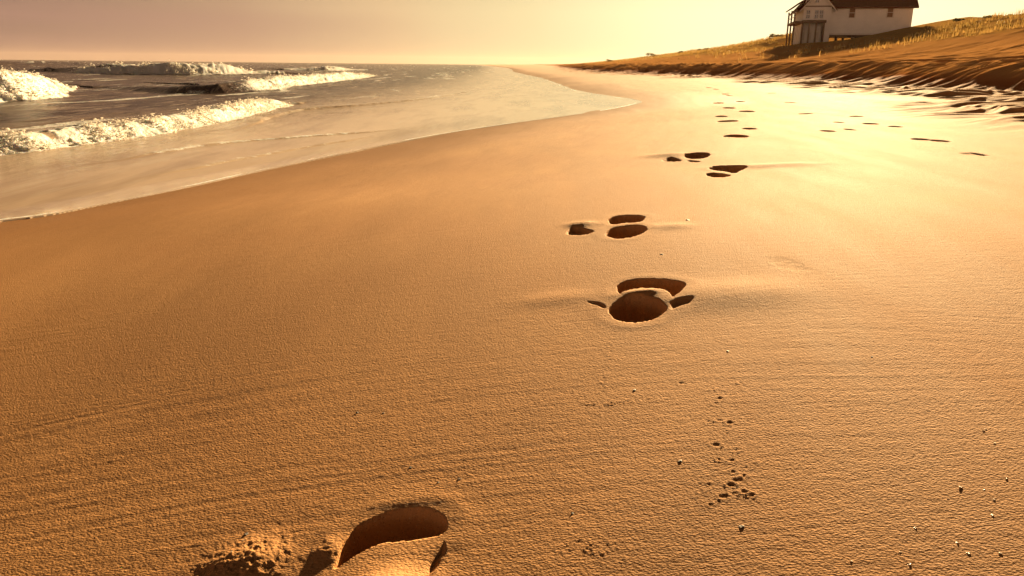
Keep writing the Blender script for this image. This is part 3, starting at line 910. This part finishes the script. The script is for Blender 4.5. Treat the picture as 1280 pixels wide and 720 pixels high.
# ------------------------------------------------------------------ spray lumps on the breaking crests (uncountable)
def ico():
    bm = bmesh.new(); bmesh.ops.create_icosphere(bm, subdivisions=1, radius=1)
    v = np.array([q.co[:] for q in bm.verts]); f = np.array([[w.index for w in q.verts] for q in bm.faces]); bm.free(); return v, f
iv, if_ = ico()
PV, PF, nv = [], [], 0
for w, cnt, smax in ((WAVES[0], 9000, .012), (WAVES[1], 5000, .022), (WAVES[2], 5000, .022), (WAVES[3], 3000, .05), (WAVES[4], 700, .05)):
    l = w['l']; seg = np.linalg.norm(np.diff(l, axis=0), axis=1); cum = np.concatenate([[0], np.cumsum(seg)])
    t = rng.random(cnt); s = t * cum[-1]
    px_ = np.interp(s, cum, l[:, 0]); py_ = np.interp(s, cum, l[:, 1])
    k = np.clip(np.searchsorted(cum, s) - 1, 0, len(seg) - 1)
    dx, dy = np.diff(l, axis=0)[k].T / seg[k]
    off = rng.random(cnt) * w['fw'] * 1.25
    x = px_ - dy * off; y = py_ + dx * off
    z, at = sea_fn(x.copy(), y.copy())
    fo = at['foam'] > .45
    cl = fbm(x * 3 / w['lump'], y * 3 / w['lump'], 88, 2) > -.1
    for i in np.nonzero(fo & cl)[0]:
        sz = smax * rng.random() ** 2.2 + .25 * smax
        hop = (rng.random() ** 4) * .07 * w['lump'] ** .7
        V = iv * sz * (1 + .35 * rng.normal(size=(12, 1))) * np.array([1.2, 1.2, .8]) + np.array([x[i], y[i], z[i] + hop])
        PV.append(V); PF.append(if_ + nv); nv += 12
me = bpy.data.meshes.new('sea_foam'); me.from_pydata(np.vstack(PV).tolist(), [], np.vstack(PF).tolist())
for q in me.polygons: q.use_smooth = True
fmat, ntf, bf = nmat('foam_spray')
bf.inputs['Base Color'].default_value = (.92, .88, .82, 1); bf.inputs['Roughness'].default_value = .5
tl = N(ntf, 'ShaderNodeBsdfTranslucent'); tl.inputs['Color'].default_value = (.96, .93, .88, 1)
mxs = N(ntf, 'ShaderNodeMixShader'); mxs.inputs[0].default_value = .5
L(ntf, bf.outputs[0], mxs.inputs[1]); L(ntf, tl.outputs[0], mxs.inputs[2]); L(ntf, mxs.outputs[0], ntf.nodes['Material Output'].inputs['Surface'])
me.materials.append(fmat)
fo_ = bpy.data.objects.new('sea_foam', me); COL.objects.link(fo_)
tag(fo_, 'white clumps of foam and spray along the breaking wave crests', 'foam', kind='stuff')

# ------------------------------------------------------------------ light and sky
sd = Vector((math.cos(SUN_EL) * math.sin(SUN_AZ), math.cos(SUN_EL) * math.cos(SUN_AZ), math.sin(SUN_EL)))
sl = bpy.data.lights.new('sun', 'SUN'); sl.energy = 4.0; sl.angle = R(.6); sl.color = (1, .71, .36)
so = bpy.data.objects.new('sun', sl); COL.objects.link(so)
so.rotation_euler = (-sd).to_track_quat('-Z', 'Y').to_euler()

w = bpy.data.worlds.new('World'); SC.world = w; w.use_nodes = True
nt = w.node_tree; bgn = nt.nodes['Background']
sky = N(nt, 'ShaderNodeTexSky'); sky.sky_type = 'NISHITA'; sky.sun_disc = False
sky.sun_elevation = SUN_EL; sky.sun_rotation = SUN_AZ; sky.dust_density = 6; sky.air_density = 2
tc = N(nt, 'ShaderNodeTexCoord').outputs['Generated']
nrm = N(nt, 'ShaderNodeVectorMath', operation='NORMALIZE'); L(nt, tc, nrm.inputs[0])
dot = N(nt, 'ShaderNodeVectorMath', operation='DOT_PRODUCT'); L(nt, nrm.outputs[0], dot.inputs[0]); dot.inputs[1].default_value = sd
ang = mth(nt, 'DIVIDE', mth(nt, 'ARCCOSINE', dot.outputs['Value']), math.pi)
ramp = N(nt, 'ShaderNodeValToRGB'); cr = ramp.color_ramp
S = 0.5
stops = [(0, (1.7, 1.5, .95)), (7, (1.25, 1.13, .70)), (14, (1.05, 1.0, .58)), (22, (.88, .74, .40)), (31, (.76, .53, .29)), (41, (.50, .31, .19)),
         (55, (.26, .155, .11)), (75, (.24, .15, .115)), (110, (.70, .46, .34)), (180, (3.8, 2.5, 1.75))]  # bright stop opposite the sun is fill added for the house walls
while len(cr.elements) < len(stops): cr.elements.new(.5)
for e_, (a_, c_) in zip(cr.elements, stops):
    e_.position = a_ / 180; e_.color = (*[q * S for q in c_], 1)
L(nt, ang, ramp.inputs[0])
sep = N(nt, 'ShaderNodeSeparateXYZ'); L(nt, nrm.outputs[0], sep.inputs[0])
el = rangef(nt, sep.outputs['Z'], .06, .28, 1.0, .06)
el2 = rangef(nt, sep.outputs['Z'], .03, .20, 1.0, .02)
bk = rangef(nt, ang, 80 / 180, 130 / 180)
el = mth(nt, 'ADD', mth(nt, 'MULTIPLY', el, mth(nt, 'SUBTRACT', 1.0, bk)), mth(nt, 'MULTIPLY', el2, bk))
# long soft cloud bank low over the sea, thinning towards the sun
cmap = mapping(nt, nrm.outputs[0], (1.1, 1.1, 9.0))
cn = noise(nt, cmap, 1.6, 5, .55)
band = rangef(nt, mth(nt, 'ADD', sep.outputs['Z'], mth(nt, 'MULTIPLY', mth(nt, 'SUBTRACT', cn, .5), .035)), .066, .052)
side = rangef(nt, ang, 28 / 180, 50 / 180)
cn2 = noise(nt, mapping(nt, nrm.outputs[0], (2.2, 2.2, 34.0)), 1.5, 5, .6)
cf = mth(nt, 'MULTIPLY', mth(nt, 'MULTIPLY', band, mth(nt, 'MULTIPLY', side, rangef(nt, cn2, .35, .65, .65, 1.1))), rangef(nt, sep.outputs['Z'], .0, .04, .50, .62))
lit = rangef(nt, sep.outputs['Z'], .0, .06, 1.12, .95)
colr = mixc(nt, 1.0, ramp.outputs['Color'], el, 'MULTIPLY')
colr = mixc(nt, cf, colr, (.50 * .46, .50 * .25, .50 * .18))
ad = mixc(nt, 1.0, mixc(nt, 1.0, sky.outputs[0], (.0025, .0018, .0012), 'MULTIPLY'), colr, 'ADD')
L(nt, ad, bgn.inputs['Color'])
bgn.inputs['Strength'].default_value = 1 / S / 2 ** EXPO

# ------------------------------------------------------------------ air
HAZE = 0.00008
if HAZE:
    b = MB(); b.box((0, 0, 5), (5400, 5400, 34))
    hz = b.build('haze', None); hz['kind'] = 'stuff'
    hm = bpy.data.materials.new('haze'); hm.use_nodes = True; hn = hm.node_tree; hn.nodes.clear()
    out = hn.nodes.new('ShaderNodeOutputMaterial'); pv = hn.nodes.new('ShaderNodeVolumePrincipled')
    pv.inputs['Color'].default_value = (1, .80, .62, 1); pv.inputs['Density'].default_value = HAZE; pv.inputs['Anisotropy'].default_value = .3
    hn.links.new(pv.outputs[0], out.inputs['Volume']); hz.data.materials.append(hm)

SC.render.engine = 'CYCLES'
SC.view_settings.view_transform = 'Standard'; SC.view_settings.look = 'None'
SC.view_settings.exposure = EXPO; SC.view_settings.gamma = 1
SC.cycles.use_denoising = True
SC.cycles.max_bounces = 8
SC.cycles.volume_bounces = 1
